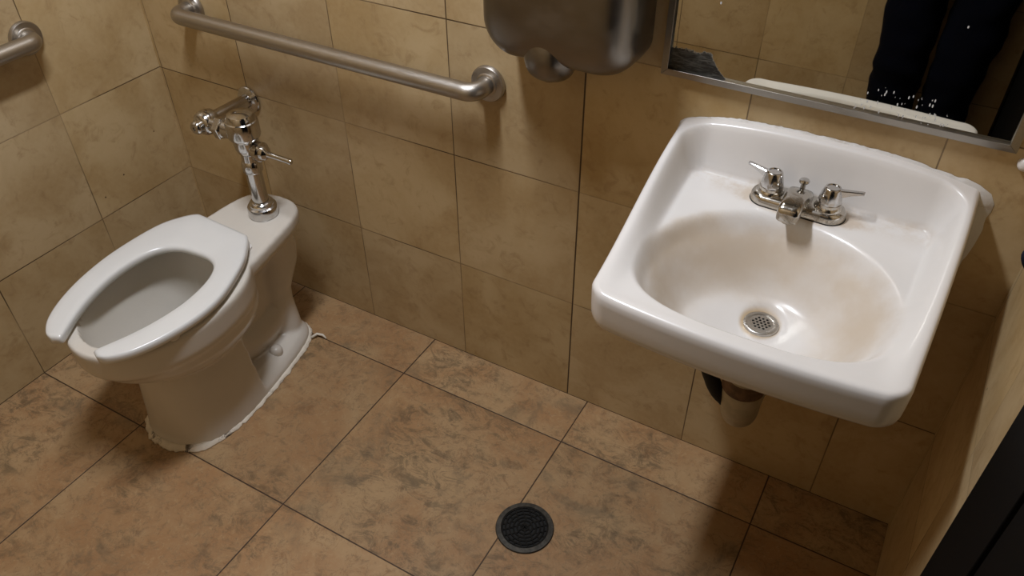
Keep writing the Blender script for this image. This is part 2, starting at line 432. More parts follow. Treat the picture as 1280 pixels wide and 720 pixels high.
# foot flange
def foot(z, k):
    R_ = spline([(0, -.018), (.055, -.014), (.088, .02), (.106, .09), (.118, .2), (.121, .3), (.112, .38), (.085, .435), (.04, .462), (0, .466)], 5)
    R_ = [(x * k, .22 + (dd - .22) * (1 - (1 - k) * .5)) for x, dd in R_]
    full = R_ + [(-x, dd) for x, dd in R_[::-1][1:-1]]
    return [(x, -dd, z) for x, dd in full]
mb.loft([foot(0, 1.), foot(.012, 1.), foot(.02, .98), foot(.034, .90), (foot(.05, .7))])
cut = MB()
cut.loft([egg(*q) for q in [(.15, .27, .05, .05, .04), (.17, .28, .085, .07, .06), (.20, .295, .12, .10, .082), (.24, .31, .16, .13, .108), (.29, .32, .185, .15, .127), (.335, .327, .197, .16, .137),
        (.36, .33, .199, .165, .139), (.40, .33, .2, .168, .142), (.45, .33, .2, .168, .142)]])
me = merge_solid(mb, .0045, 5, cut, 3)
fin('bowl', me, M['toilet'], TO)
MB().loft([egg(.205, .297, .122, .102, .084), egg(.207, .297, .122, .102, .084)]).build('water', M['water'], TO, angle=30)

# open front seat
outer = [(0, .108), (.062, .108), (.086, .112), (.113, .143), (.138, .188), (.157, .26), (.166, .33), (.161, .40), (.143, .47), (.117, .525), (.088, .556), (.066, .566)]
inner = [(0, .222), (.035, .224), (.062, .234), (.08, .250), (.092, .272), (.1, .30), (.104, .34), (.102, .385), (.091, .44), (.074, .49), (.055, .532), (.044, .556)]
O_, I_ = spline(outer, 6), spline(inner, 6)
half = list(zip(O_, I_)); full = [((-o[0], o[1]), (-i[0], i[1])) for o, i in half[::-1]] + half[1:]
def skew(p):
    w_ = 1 - sstep(.12, .40, p[1]); return (p[0] - .015 * w_, p[1] + .12 * p[0] * w_)
full = [(skew(o), i) for o, i in full]
prof = [(0, .35), (0, .7), (.03, .92), (.1, 1.), (.3, 1.04), (.5, 1.06), (.7, 1.04), (.9, 1.), (.97, .92), (1, .7), (1, .35), (.97, .08), (.9, 0), (.5, 0), (.1, 0), (.03, .08)]
rings = []; N = len(full)
for j, (o, i) in enumerate(full):
    e = min(j, N - 1 - j); sh = {0: .35, 1: .12, 2: .03}.get(e, 0.)
    ring = []
    for c_, h in prof:
        cc = .5 + (c_ - .5) * (1 - sh * .5); hh = .5 + (h - .5) * (1 - sh)
        ring.append((i[0] + (o[0] - i[0]) * cc, -(i[1] + (o[1] - i[1]) * cc), .391 + .022 * hh))
    rings.append(ring)
SE = MB().loft(rings).build('seat', M['seat'], TO)
for sx in (-1, 1):
    MB().lathe([(.012, 0), (.012, .007), (.010, .008)], (sx * .135, -.44, .384)).build('bumper', M['white_plastic'], SE, angle=40)
    MB().lathe([(.014, 0), (.014, .006), (.011, .007)], (sx * .07, -.135, .381)).build('hinge_post', M['white_plastic'], SE, angle=40)
for sx in (-1, 1):
    MB().lathe([(.0165, 0), (.017, .012), (.015, .02), (.009, .025), (.001, .0265)], (sx * .077, -.135, .037), n=28).build('bolt_cap', M['toilet'], TO, angle=60)
# caulk bead around the foot
ringp = foot(0, 1.0); pts = []; n = len(ringp); v = []; f = []
NN = 260; per = [Vector(p) for p in ringp]
def along(t):
    q = t * n; i = int(q) % n; return per[i].lerp(per[(i + 1) % n], q - int(q))
for j in range(NN):
    t_ = j / NN; p = along(t_); nx = along((t_ + .004) % 1) - along((t_ - .004) % 1); nr = Vector((nx.y, -nx.x, 0)).normalized()
    if nr.dot(p - Vector((0, -.22, 0))) < 0: nr = -nr
    w = .0075 + .004 * noise.noise(p * 55) + .003 * noise.noise(p * 160)
    front = sstep(.36, .46, -p.y)
    w += front * (.003 + .008 * abs(noise.noise(p * 40 + Vector((3, 1, 2)))))
    h = .009 + .003 * noise.noise(p * 70) + front * .005
    for a, b in ((-.006, .0005), (-.004, h), (w * .45, h * .8), (w, h * .25), (w * 1.05, .0005)):
        v.append(p + nr * a + Vector((0, 0, b)))
for j in range(NN):
    for k in range(5):
        a = j * 5 + k; b = j * 5 + (k + 1) % 5; c_ = ((j + 1) % NN) * 5; f.append((a, b, c_ + (k + 1) % 5, c_ + k))
mb = MB(); mb.add(v, f)
mb.tube([(.098, -.022, .006), (.108, -.008, .012), (.122, -.002, .008), (.135, -.006, .004)], [.004, .0035, .0035, .002], 8)
mb.build('caulk_bead', M['caulk'], TO)

# ------------------------------------------------------------------ flush valve
FV = thing('flush_valve', 'chrome flush valve with side handle standing on the toilet, piped to the back wall', 'flush valve', (-.172, -.152, .382))
def fvz(z): return z - .382
ch = M['chrome']
MB().lathe([(.0355, 0), (.0365, .003), (.0365, .022), (.035, .026), (.030, .029), (.030, .034), (.026, .039), (.021, .041)], (0, 0, .001), n=48).build('spud_nut', ch, FV, angle=30)
MB().lathe([(.0195, .035), (.0195, fvz(.515))], n=40).build('flush_tube', ch, FV, angle=40)
MB().lathe([(.0225, fvz(.508)), (.0235, fvz(.510)), (.0235, fvz(.530)), (.0215, fvz(.535)), (.0195, fvz(.538)), (.0195, fvz(.556)), (.024, fvz(.562)), (.028, fvz(.572)), (.0295, fvz(.584)),
            (.0295, fvz(.592)), (.036, fvz(.600)), (.038, fvz(.606)), (.038, fvz(.636)), (.0365, fvz(.641)), (.034, fvz(.643)), (.033, fvz(.650)), (.029, fvz(.657)), (.020, fvz(.661)), (.008, fvz(.663)), (.0005, fvz(.663))], n=56).build('valve_body', ch, FV, angle=32)
# handle on the right side
h = MB(); h.lathe([(.019, .018), (.019, .030), (.023, .031), (.0235, .043), (.020, .046), (.0175, .047), (.016, .055), (.011, .060), (.0075, .062), (.0068, .080), (.0066, .120), (.0072, .128), (.006, .1305), (.0005, .131)],
        (0, 0, fvz(.570)), (1, .02, -.02), 36); h.build('handle', ch, FV, angle=32)
# tailpiece to the stop, with hex coupling
tp = MB(); tp.lathe([(.021, .03), (.021, .058), (.0235, .06), (.0235, .066)], (0, 0, fvz(.603)), (-1, 0, 0), 36)
tp.lathe([(.0265, .062), (.028, .064), (.028, .078), (.0265, .080)], (0, 0, fvz(.603)), (-1, 0, 0), 6)
tp.lathe([(.018, .078), (.018, .115)], (0, 0, fvz(.603)), (-1, 0, 0), 36)
tp.build('tailpiece', ch, FV, angle=30)
ox = -.122
st = MB(); st.lathe([(.017, -.027), (.026, -.022), (.0295, -.010), (.0295, .004), (.027, .013), (.0225, .018), (.0165, .020), (.0155, .028), (.0165, .029), (.0155, .034), (.0125, .0375), (.0045, .0375), (.004, .034), (.0005, .034)],
        (ox, 0, fvz(.603)), (0, -1, 0), 44); st.build('control_stop', ch, FV, angle=32)
sp_ = MB(); sp_.tube([(ox, -.0, fvz(.603)), (ox - .009, .150, fvz(.594))], .0172, 36)
sp_.build('supply_pipe', ch, FV, angle=40)
MB().lathe([(.033, .0), (.0345, .002), (.0345, .005), (.0325, .0075), (.023, .010), (.0195, .012), (.0172, .0125)], (ox - .009, .1515, fvz(.594)), (0, -1, 0), 48).build('wall_flange', ch, FV, angle=35)

# ------------------------------------------------------------------ sink
SX = 1.049; SD = .422
SK = thing('wall_sink', 'white wall hung porcelain sink with stained bowl below the mirror', 'sink', (0, 0, 0))
def hwid(v): return .2435 - .0145 * v + .003 * math.sin(PI * v)
NU, NV = 130, 110
def edgec(t):  # cluster samples near the ends
    return .5 - .5 * math.cos(PI * t) if False else t + .055 * -math.sin(2 * PI * t)
RC = .029
def plan(u, v):
    """u in -1..1, v in 0..1 -> x, y with rounded front corners"""
    hw = hwid(v); x = u * hw; y = v * SD
    sx = (abs(x) - (hw - RC)) / RC; sy = (y - (SD - RC)) / RC
    if sx > 0 and sy > 0:
        a, b = sx * math.sqrt(1 - sy * sy / 2), sy * math.sqrt(1 - sx * sx / 2)
        x = math.copysign((hw - RC) + a * RC, x); y = (SD - RC) + b * RC
    y += .016 * (1 - u * u) * v ** 3
    return SX + x, -y
def edist(u, v):
    hw = hwid(v); es = hw - abs(u) * hw; ef = SD - v * SD
    if es < RC and ef < RC:
        a = 1 - es / RC; b = 1 - ef / RC
        aa, bb = a * math.sqrt(1 - b * b / 2), b * math.sqrt(1 - a * a / 2)
        return es, ef, RC * (1 - math.hypot(aa, bb))
    return es, ef, min(es, ef)
def smax(a, b, k=.012):
    h = max(k - abs(a - b), 0) / k; return max(a, b) + h * h * k * .25
def height(x, y, u, v):
    es, ef, em = edist(u, v); eb = -y
    zd = .7455 + .0135 * sstep(-.36, -.05, y)
    arch = .856 - .024 * abs(u) ** 2.6
    # raised wall: back splash and side ridges share one profile with rounded inner corners
    prog = 1 - sstep(-.05, 1.10, v)
    ridge = (.832 - .7590) * prog ** 1.1 + .0022
    top = zd + ridge + (arch - .832) * (1 - sstep(.02, .22, v))
    RI = .062
    if es < RI and eb < RI: e_ = RI - math.hypot(RI - es, RI - eb)
    else: e_ = min(es, eb)
    if eb < es: e0, e1 = .018, .042
    else: e0, e1 = .012, .046 + .012 * v
    if abs(eb - es) < .03:
        k_ = sstep(-.03, .03, es - eb); e0 = .012 + (.018 - .012) * k_; e1 = (.046 + .012 * v) * (1 - k_) + .042 * k_
    wall = (top - zd) * (1 - sstep(e0, e1, e_))
    front = .0022 * (1 - sstep(.012, .028, ef))
    z = zd + smax(wall, front, .004) - .001
    # bowl: elliptical behind, squarer in front
    yc = -.283; X_ = (x - 1.048) / .187; dy = y - yc; frontside = dy < 0
    Y_ = abs(dy) / (.119 if frontside else .170)
    ex = 2.0 + .9 * sstep(.02, -.06, dy) 
    r = (abs(X_) ** ex + Y_ ** ex) ** (1 / ex)
    if r < 1.06:
        q = max(0., 1.06 - r)
        # crisp lip, steep wall, dished floor falling to the drain
        dep = .020 * sstep(0, .14, q) + .078 * sstep(.03, .48, q) + .030 * sstep(.10, 1.0, q)
        if not frontside: dep *= 1. 
        ddr = math.hypot(x - 1.052, y + .226)
        dep += .006 * sstep(.12, .028, ddr)
        z -= dep
        flat = sstep(.040, .026, ddr)
        z = z * (1 - flat) + (.6215) * flat
    # rounded outer lip
    rr = .010
    if em < rr and not (eb < .0):
        z -= rr - math.sqrt(max(0, rr * rr - (rr - em) ** 2))
    if eb < .006: z -= .004 * (1 - eb / .006) ** 2
    return z
v_ = []; f_ = []; us = [edgec(i / NU) * 2 - 1 for i in range(NU + 1)]; vs = [edgec(j / NV) for j in range(NV + 1)]
us[0], us[-1], vs[0], vs[-1] = -1, 1, 0, 1
for j, vv in enumerate(vs):
    for i, uu in enumerate(us):
        x, y = plan(uu, vv); v_.append((x, y, height(x, y, uu, vv)))
for j in range(NV):
    for i in range(NU):
        a = j * (NU + 1) + i; f_.append((a, a + 1, a + NU + 2, a + NU + 1))
loop = [i for i in range(NU + 1)] + [j * (NU + 1) + NU for j in range(1, NV + 1)] + [NV * (NU + 1) + i for i in range(NU - 1, -1, -1)] + [j * (NU + 1) for j in range(NV - 1, 0, -1)]
prev = loop
def ringpos(idx, level):
    x, y, z = v_[idx]; cx, cy = SX, -.2
    kx, zz = level
    if kx > 0:
        dx, dy = x - cx, y - cy
        x2 = cx + dx * (1 - kx); y2 = cy + dy * (1 - kx) if y < -.001 else y
        return (x2, min(y2, -.0005) if y < -.001 else 0, zz)
    return (x, y, zz)
levels = [(0.001, .726), (.003, .708), (.006, .692), (.014, .682), (.028, .677), (.07, .678)]
for kx, zz in levels:
    n0 = len(v_)
    for idx in loop:
        z0 = v_[idx][2]
        zz2 = zz if z0 > zz else z0 - .004
        p = ringpos(idx, (kx, zz2))
        v_.append(p)
    cur = list(range(n0, n0 + len(loop)))
    for k in range(len(loop)):
        q = (k + 1) % len(loop); f_.append((prev[k], prev[q], cur[q], cur[k]))
    prev = cur
# belly of the bowl underneath
base = [v_[i] for i in prev]
for ks, zz in ((.82, .655), (.62, .622), (.4, .604), (.15, .600)):
    n0 = len(v_)
    for (x, y, z) in base:
        a = math.atan2(y + .24, x - SX); R1 = Vector((math.cos(a) * .2, math.sin(a) * .16))
        v_.append((SX + R1.x * ks, -.245 + R1.y * ks, zz))
    cur = list(range(n0, n0 + len(base)))
    for k in range(len(base)):
        q = (k + 1) % len(base); f_.append((prev[k], prev[q], cur[q], cur[k]))
    prev = cur
f_.append(tuple(prev[::-1]))
mesh_obj('basin', v_, f_, M['sink'], SK)

# strainer: perforated disc
def perforated(mb, r, holes, hr, z0, th):
    """disc with holes built as triangulated fill"""
    bm = bmesh.new(); edges = []
    def circ(cx, cy, rad, n):
        vs_ = [bm.verts.new((cx + rad * math.cos(2 * PI * k / n), cy + rad * math.sin(2 * PI * k / n), z0)) for k in range(n)]
        for k in range(n): edges.append(bm.edges.new((vs_[k], vs_[(k + 1) % n])))
    circ(0, 0, r, 48)
    for hx, hy in holes: circ(hx, hy, hr, 12)
    bmesh.ops.triangle_fill(bm, edges=edges, use_beauty=True)
    res = bmesh.ops.extrude_face_region(bm, geom=bm.faces[:])
    for g in res['geom']:
        if isinstance(g, bmesh.types.BMVert): g.co.z -= th
    bm.verts.index_update()
    mb.add([v.co[:] for v in bm.verts], [tuple(v.index for v in fc.verts) for fc in bm.faces]); bm.free()
    return mb
DZ = .6215
SR = thing('sink_strainer', 'round steel strainer with small holes in the sink bowl', 'drain strainer', (1.052, -.226, DZ))
hx = []
for a in range(-2, 3):
    for b in range(-2, 3):
        if abs(a + b) <= 2: hx.append(((a + b / 2) * .0068, b * .0068 * .866))
mm = MB(); perforated(mm, .020, hx, .0022, .0034, .0012)
mm.build('perforated_plate', M['strainer'], SR, smooth=False)
MB().lathe([(.0288, -.003), (.0288, .0025), (.0278, .0042), (.025, .0046), (.021, .0038), (.0192, .0032), (.0192, .0005)], n=56, caps=False).build('rim', M['strainer'], SR, angle=60)
MB().lathe([(.0005, .0014), (.0195, .0014), (.0195, .0004), (.0005, .0004)], n=32).build('dark_well', M['hole'], SR, smooth=False)

# silicone bead between sink and wall
CK = []
prof_out = []
W_ = .2435
for i in range(121):
    s = i / 120
    if s < .12: t_ = s / .12; x, z = -W_, .70 + t_ * .12
    elif s > .88: t_ = (1 - s) / .12; x, z = W_, .66 + t_ * .16
    else:
        u = (s - .12) / .76 * 2 - 1; x = u * W_; z = .856 - .024 * abs(u) ** 2.6 - (.012 * abs(u) ** 16)
    prof_out.append(Vector((SX + x, 0, z - .006)))
v = []; f = []
for j, p in enumerate(prof_out):
    a = prof_out[max(0, j - 1)]; b = prof_out[min(120, j + 1)]; tdir = (b - a).normalized(); nr = Vector((-tdir.z, 0, tdir.x))
    if nr.dot(p - Vector((SX, 0, .7))) < 0: nr = -nr
    right = sstep(.80, .90, j / 120) * sstep(1.0, .93, j / 120)
    w = .009 + .003 * noise.noise(p * 40) + .0015 * noise.noise(p * 150) + right * (.013 + .004 * noise.noise(p * 60))
    dpt = .009 + .002 * noise.noise(p * 50)
    for aa, bb in ((-.004, .001), (-.004, .012), (w * .35, dpt * .8), (w * .8, dpt * .35), (w, .0006)):
        v.append(p + nr * aa + Vector((0, -bb, 0)))
for j in range(120):
    for k in range(4):
        a = j * 5 + k; f.append((a, a + 1, a + 6, a + 5))
o = mesh_obj('caulk_bead', v, f, M['caulk_sink'], SK)

# ------------------------------------------------------------------ faucet
FX, FY, FZ = 1.040, -.071, .7575
FA = thing('faucet', 'chrome two handle faucet with short spout on the back of the sink', 'faucet', (FX, FY, FZ), math.radians(-1.5))
cd = M['chrome_dirty']
def stadium(z, L_, r, n=48, k=0.):
    out = []
    for i in range(n):
        t_ = 2 * PI * i / n; out.append((math.copysign(L_, math.cos(t_)) + r * math.cos(t_) if abs(math.cos(t_)) > 1e-6 else 0, r * math.sin(t_) * 1.0, z))
    return out
m = MB(); m.loft([stadium(*q) for q in ((-.004, .051, .0265), (.003, .051, .0275), (.012, .051, .0268), (.016, .051, .0245), (.018, .051, .020), (.0185, .05, .012))])
m.build('base_plate', cd, FA, angle=50)
MB().loft([stadium(*q) for q in ((-.003, .051, .0285), (.0015, .051, .0285))]).build('gasket', M['dark_rubber'], FA, angle=40)
for sx in (-1, 1):
    b = MB(); b.lathe([(.0225, .010), (.0225, .019), (.021, .022), (.0195, .024), (.0195, .029)], (sx * .0475, 0, 0), n=40)
    b.build('handle_base', cd, FA, angle=35)
    hd = MB(); rg = []
    for r_, z_ in ((.0180, .027), (.0188, .029), (.0180, .036), (.0160, .045), (.0136, .0535), (.0128, .0553), (.0118, .056), (.0102, .056), (.0098, .0548), (.0005, .0548)):
        rg.append([(sx * .0475 + (r_ * (1 + (.018 * math.cos(8 * a_) if z_ < .052 else 0))) * math.cos(a_), r_ * (1 + (.018 * math.cos(8 * a_) if z_ < .052 else 0)) * math.sin(a_), z_) for a_ in [2 * PI * k / 64 for k in range(64)]])
    hd.loft(rg)
    H = hd.build('handle', ch, FA, angle=40)
    lv = MB(); rg = []
    for t_, hw, zt, zb in ((.008, .0060, .0535, .036), (.016, .0050, .0535, .040), (.030, .0042, .0545, .046), (.044, .0042, .0555, .0500), (.0485, .0038, .0555, .0505)):
        cx, cy = sx * (.0475 + t_ * .97), t_ * .20
        rg.append([(cx, cy - hw, zb + .001), (cx, cy - hw * .6, zb), (cx, cy + hw * .6, zb), (cx, cy + hw, zb + .001), (cx, cy + hw, zt - .0012), (cx, cy + hw * .7, zt), (cx, cy - hw * .7, zt), (cx, cy - hw, zt - .0012)])
    lv.loft(rg); lv.build('lever', ch, H, angle=35)
# spout: wide body rising over the plate and dropping to the tip
rg = []
for y, zc, hw, hh in ((.022, .010, .012, .004), (.019, .014, .019, .009), (.008, .018, .021, .016), (-.010, .022, .0205, .018), (-.028, .027, .0200, .0150), (-.046, .030, .0190, .0130), (-.061, .030, .0185, .0125), (-.069, .028, .0180, .0125), (-.074, .024, .0165, .0105), (-.0755, .021, .011, .006)):
    rg.append([(hw * math.copysign(abs(math.cos(a_)) ** .5, math.cos(a_)), y, zc + hh * math.copysign(abs(math.sin(a_)) ** .5, math.sin(a_))) for a_ in [2 * PI * k / 32 for k in range(32)]])
MB().loft(rg).build('spout', cd, FA, angle=60)
MB().lathe([(.0105, .012), (.0118, .014), (.0118, .032), (.010, .034)], (0, -.059, -.004), n=32).build('aerator', cd, FA, angle=35)
MB().lathe([(.0042, .02), (.0042, .040), (.0055, .042), (.0082, .0445), (.0088, .047), (.007, .0495), (.0005, .0505)], (0, .010, 0), n=28).build('lift_rod', ch, FA, angle=40)

# ------------------------------------------------------------------ trap below the sink
TP = thing('sink_trap', 'cream wrapped drain trap hanging under the sink in its shadow', 'drain pipe', (1.05, -.226, .60))
pth = bend([(0, 0, .004), (0, 0, -.17), (0, .035, -.235), (0, .08, -.19), (0, .10, -.14), (0, .20, -.13), (0, .2245, -.13)], .035, 8)
nP = len(pth)
MB().tube(pth, [.034 + .003 * noise.noise(p * 30 + Vector((5, 2, 1))) for p in pth], 32).build('wrapped_pipe', M['wrap'], TP)
MB().tube(spline([(-.082, -.002, -.10), (-.058, -.004, -.130), (-.040, -.008, -.158), (-.028, -.010, -.18)], 4), [.006, .008, .010, .012, .013, .014, .014, .013, .012, .010, .008, .005, .003], 16).build('torn_opening', M['dark_rubber'], TP)
MB().lathe([(.034, -.100), (.0375, -.105), (.0375, -.128), (.034, -.132)], n=32).build('copper_collar', M['copper'], TP, angle=40)
SV = thing('supply_valve', 'small chrome supply valve with riser tube under the sink, on the back wall', 'valve', (1.125, .0008, .33))
MB().lathe([(.022, 0), (.022, .003), (.012, .008), (.009, .01), (.009, .045)], (0, -.0005, 0), (0, -1, 0), 28).build('stop_body', cd, SV, angle=35)
MB().tube(spline([(0, -.04, 0), (-.004, -.042, .08), (-.02, -.05, .2), (-.035, -.055, .33)], 6), .005, 12).build('riser_tube', cd, SV)

# ------------------------------------------------------------------ mirror
MX0, MX1, MZ0, MZ1 = .757, 1.313, .909, 1.83
MR = thing('wall_mirror', 'steel framed wall mirror above the sink with worn silvering at its lower left', 'mirror', (MX0, 0, MZ0))
w, hh = MX1 - MX0, MZ1 - MZ0
MB().box(.006, w - .006, -.009, -.002, .006, hh - .006).build('glass', M['mirror'], MR, smooth=False)
fw = .0125
def bar(pts_in, pts_out, name):
    # mitred L section
    v = []
    for (ix, iz), (oxx, oz) in zip(pts_in, pts_out):
        v += [(oxx, 0, oz), (oxx, -.014, oz), (ix, -.0165, iz), (ix, -.0095, iz), (ix, -.001, iz)]
    f = [(k, (k + 1) % 5, 5 + (k + 1) % 5, 5 + k) for k in range(5)] + [(4, 3, 2, 1, 0), (5, 6, 7, 8, 9)]
    mesh_obj(name, v, f, M['frame'], MR, smooth=False, bev=.0008)
i_ = [(fw, fw), (w - fw, fw), (w - fw, hh - fw), (fw, hh - fw)]; o_ = [(0, 0), (w, 0), (w, hh), (0, hh)]
for k in range(4):
    bar((i_[k], i_[(k + 1) % 4]), (o_[k], o_[(k + 1) % 4]), 'frame_side')

# ------------------------------------------------------------------ hand dryer
HD = thing('hand_dryer', 'brushed steel hand dryer on the back wall between grab bar and mirror', 'hand dryer', (.594, 0, 1.075))
def rrect(y, hw, hz, r, cz=0., n=10):
    out = []
    for cx, cz_, a0 in ((hw - r, hz - r, 0), (-(hw - r), hz - r, 90), (-(hw - r), -(hz - r), 180), (hw - r, -(hz - r), 270)):
        for k in range(n + 1):
            a = math.radians(a0 + 90 * k / n); out.append((cx + r * math.cos(a), y, cz + cz_ + r * math.sin(a)))
    return out
key = [(0., .137, .157, .045), (-.04, .140, .158, .050), (-.080, .1405, .157, .055), (-.100, .138, .152, .059), (-.115, .131, .144, .062), (-.126, .119, .132, .063), (-.133, .101, .114, .060), (-.137, .076, .088, .05), (-.1385, .045, .052, .035), (-.139, .015, .02, .012)]
MB().loft([rrect(*q) for q in spline(key, 5)]).build('cover', M['steel'], HD, angle=75)
nz_ = spline([(-.070, .030, .006, -.108), (-.095, .036, .024, -.104), (-.118, .043, .036, -.100), (-.138, .0465, .041, -.097), (-.155, .0450, .040, -.095), (-.168, .040, .035, -.094), (-.176, .032, .027, -.093), (-.180, .024, .019, -.093)], 4)
MB().loft([[(-.010 + rx * math.cos(a), yc + ry * math.sin(a), z) for a in [2 * PI * k / 48 for k in range(48)]] for z, rx, ry, yc in nz_]).build('nozzle', M['steel'], HD, angle=75)
MB().lathe([(.018, 0), (.018, .004)], (-.010, -.093, -.1815), n=28).build('air_outlet', M['hole'], HD, angle=30)

# ------------------------------------------------------------------ floor drain
FD = thing('floor_drain', 'round black floor drain with a dirty grate in the tiled floor', 'drain', (.705, -.396, 0))
MB().lathe([(.062, 0), (.0635, .0015), (.062, .004), (.052, .0045), (.0505, .002), (.0505, .0)], n=64, caps=False).build('rim', M['iron_rim'], FD, angle=50)
MB().lathe([(.0005, .0004), (.0508, .0004), (.0508, .0009), (.0005, .0009)], n=48).build('dark_sump', M['sump'], FD, smooth=False)
g = MB()
for r0 in (.008, .0165, .025, .0335, .042, .0495):
    g.lathe([(r0 - .0016, .0012), (r0 - .0016, .0034), (r0 + .0016, .0034), (r0 + .0016, .0012)], n=48, caps=False)
for q, (ra, rb) in enumerate(((.0, .0165), (.0165, .025), (.025, .0335), (.0335, .042), (.042, .0495))):
    nb = (6, 8, 12, 16, 20)[q]
    for k in range(nb):
        a = 2 * PI * (k + .5 * (q % 2)) / nb; dx, dy = math.cos(a), math.sin(a); px, py = -dy * .0014, dx * .0014
        v = [(dx * ra + s * px, dy * ra + s * py, z) for s in (-1, 1) for z in (.0012, .0033)] + [(dx * rb + s * px, dy * rb + s * py, z) for s in (-1, 1) for z in (.0012, .0033)]
        g.add(v, [(0, 1, 3, 2), (4, 6, 7, 5), (0, 4, 5, 1), (2, 3, 7, 6), (0, 2, 6, 4), (1, 5, 7, 3)])
g.build('grate', M['iron'], FD, smooth=False)

# ------------------------------------------------------------------ small white fixture by the mirror
wk = MB(); wk.lathe([(.0105, 0), (.0105, .004), (.0095, .008), (.005, .0105), (.0005, .011)], (1.3305, -.0002, .891), (0, -1, 0), 32)
tag(wk.build('wall_bumper', M['white_plastic'], angle=50), 'small white round bumper on the back wall beside the lower right mirror corner', 'bumper')

# ------------------------------------------------------------------ camera
Cx = Vector((1.17837, -1.26866, 1.51965))
yaw, pitch, roll = -.5214, .70067, .00654
cy, sy, cp, sp2 = math.cos(yaw), math.sin(yaw), math.cos(pitch), math.sin(pitch)
F = Vector((sy * cp, cy * cp, -sp2)); R0 = Vector((cy, -sy, 0)); D0 = F.cross(R0)
Rr = R0 * math.cos(roll) + D0 * math.sin(roll); Dn = -R0 * math.sin(roll) + D0 * math.cos(roll)
cam = bpy.data.cameras.new('camera'); cam.sensor_width = 36; cam.lens = 999.9 / 1280 * 36; cam.clip_start = .01
co = bpy.data.objects.new('camera', cam); C.objects.link(co)
mt = Matrix((Rr, -Dn, -F)).transposed().to_4x4(); mt.translation = Cx; co.matrix_world = mt
bpy.context.scene.camera = co

# ------------------------------------------------------------------ the person taking the photo (legs seen in the mirror)
PX, PY = 1.14, -1.40
PE = thing('person', 'person in dark navy trousers and jacket seen in the mirror, holding a phone', 'person', (PX, PY, 0))
def skinned(name, nodes, edges, mat, parent, sub=2, root=0, post=None):
    """nodes: (x, y, z, rx, ry)"""
    me = bpy.data.meshes.new(name); me.from_pydata([n[:3] for n in nodes], edges, [])
    o = bpy.data.objects.new(name + '_tmp', me); C.objects.link(o)
    m = o.modifiers.new('k', 'SKIN'); m.use_smooth_shade = True
    for i, n_ in enumerate(nodes):
        sv = me.skin_vertices[0].data[i]; sv.radius = (n_[3], n_[4] if len(n_) > 4 else n_[3]); sv.use_root = (i == root)
    s_ = o.modifiers.new('s', 'SUBSURF'); s_.levels = sub; s_.render_levels = sub
    m2 = baked(o, name); bpy.data.objects.remove(o); m2.materials.clear()
    if post: post(m2)
    return fin(name, m2, mat, parent)
# phone just behind the lens, held by both hands
ph = thing('smartphone', 'black smartphone in the hands of the person, navy strap tip showing at the right edge', 'phone', tuple(Cx - F * .012))
pm = ph; ph.rotation_euler = mt.to_euler()
MB().box(-.075, .075, -.036, .036, -.004, .004).build('phone_body', M['phone'], ph, smooth=False, bev=.003)
def loc(p): return Vector(p) - Vector((PX, PY, 0))
pc = loc(Cx - F * .014)
hands = []
# body: one surface from pelvis to head and to both hands
nodes = [(0, -.02, .95, .12, .09), (0, -.02, 1.08, .125, .085), (0, -.02, 1.22, .14, .09), (0, -.02, 1.36, .13, .085), (0, -.015, 1.45, .06, .055), (0, 0, 1.50, .05, .05)]
edges = [(0, 1), (1, 2), (2, 3), (3, 4), (4, 5)]
for s in (-1, 1):
    wr = pc + Rr * (.105 * s) - F * .035 + Vector((0, 0, -.05))
    b = len(nodes)
    nodes += [(s * .145, -.02, 1.375, .040, .040), (s * .178, -.01, 1.25, .043, .043), (s * .178, .0, 1.13, .04, .04), ((s * .178 + wr.x) / 2, (wr.y) / 2 + .0, (1.13 + wr.z) / 2, .035, .035), (wr.x, wr.y, wr.z, .024, .024)]
    edges += [(3, b), (b, b + 1), (b + 1, b + 2), (b + 2, b + 3), (b + 3, b + 4)]
    # palm
    pl = wr + Rr * (-.008 * s) + Vector((0, 0, .045)) ; nodes.append((*pl, .026, .018)); edges.append((b + 4, b + 5)); pi = b + 5
    hands.append((s, wr, pl))
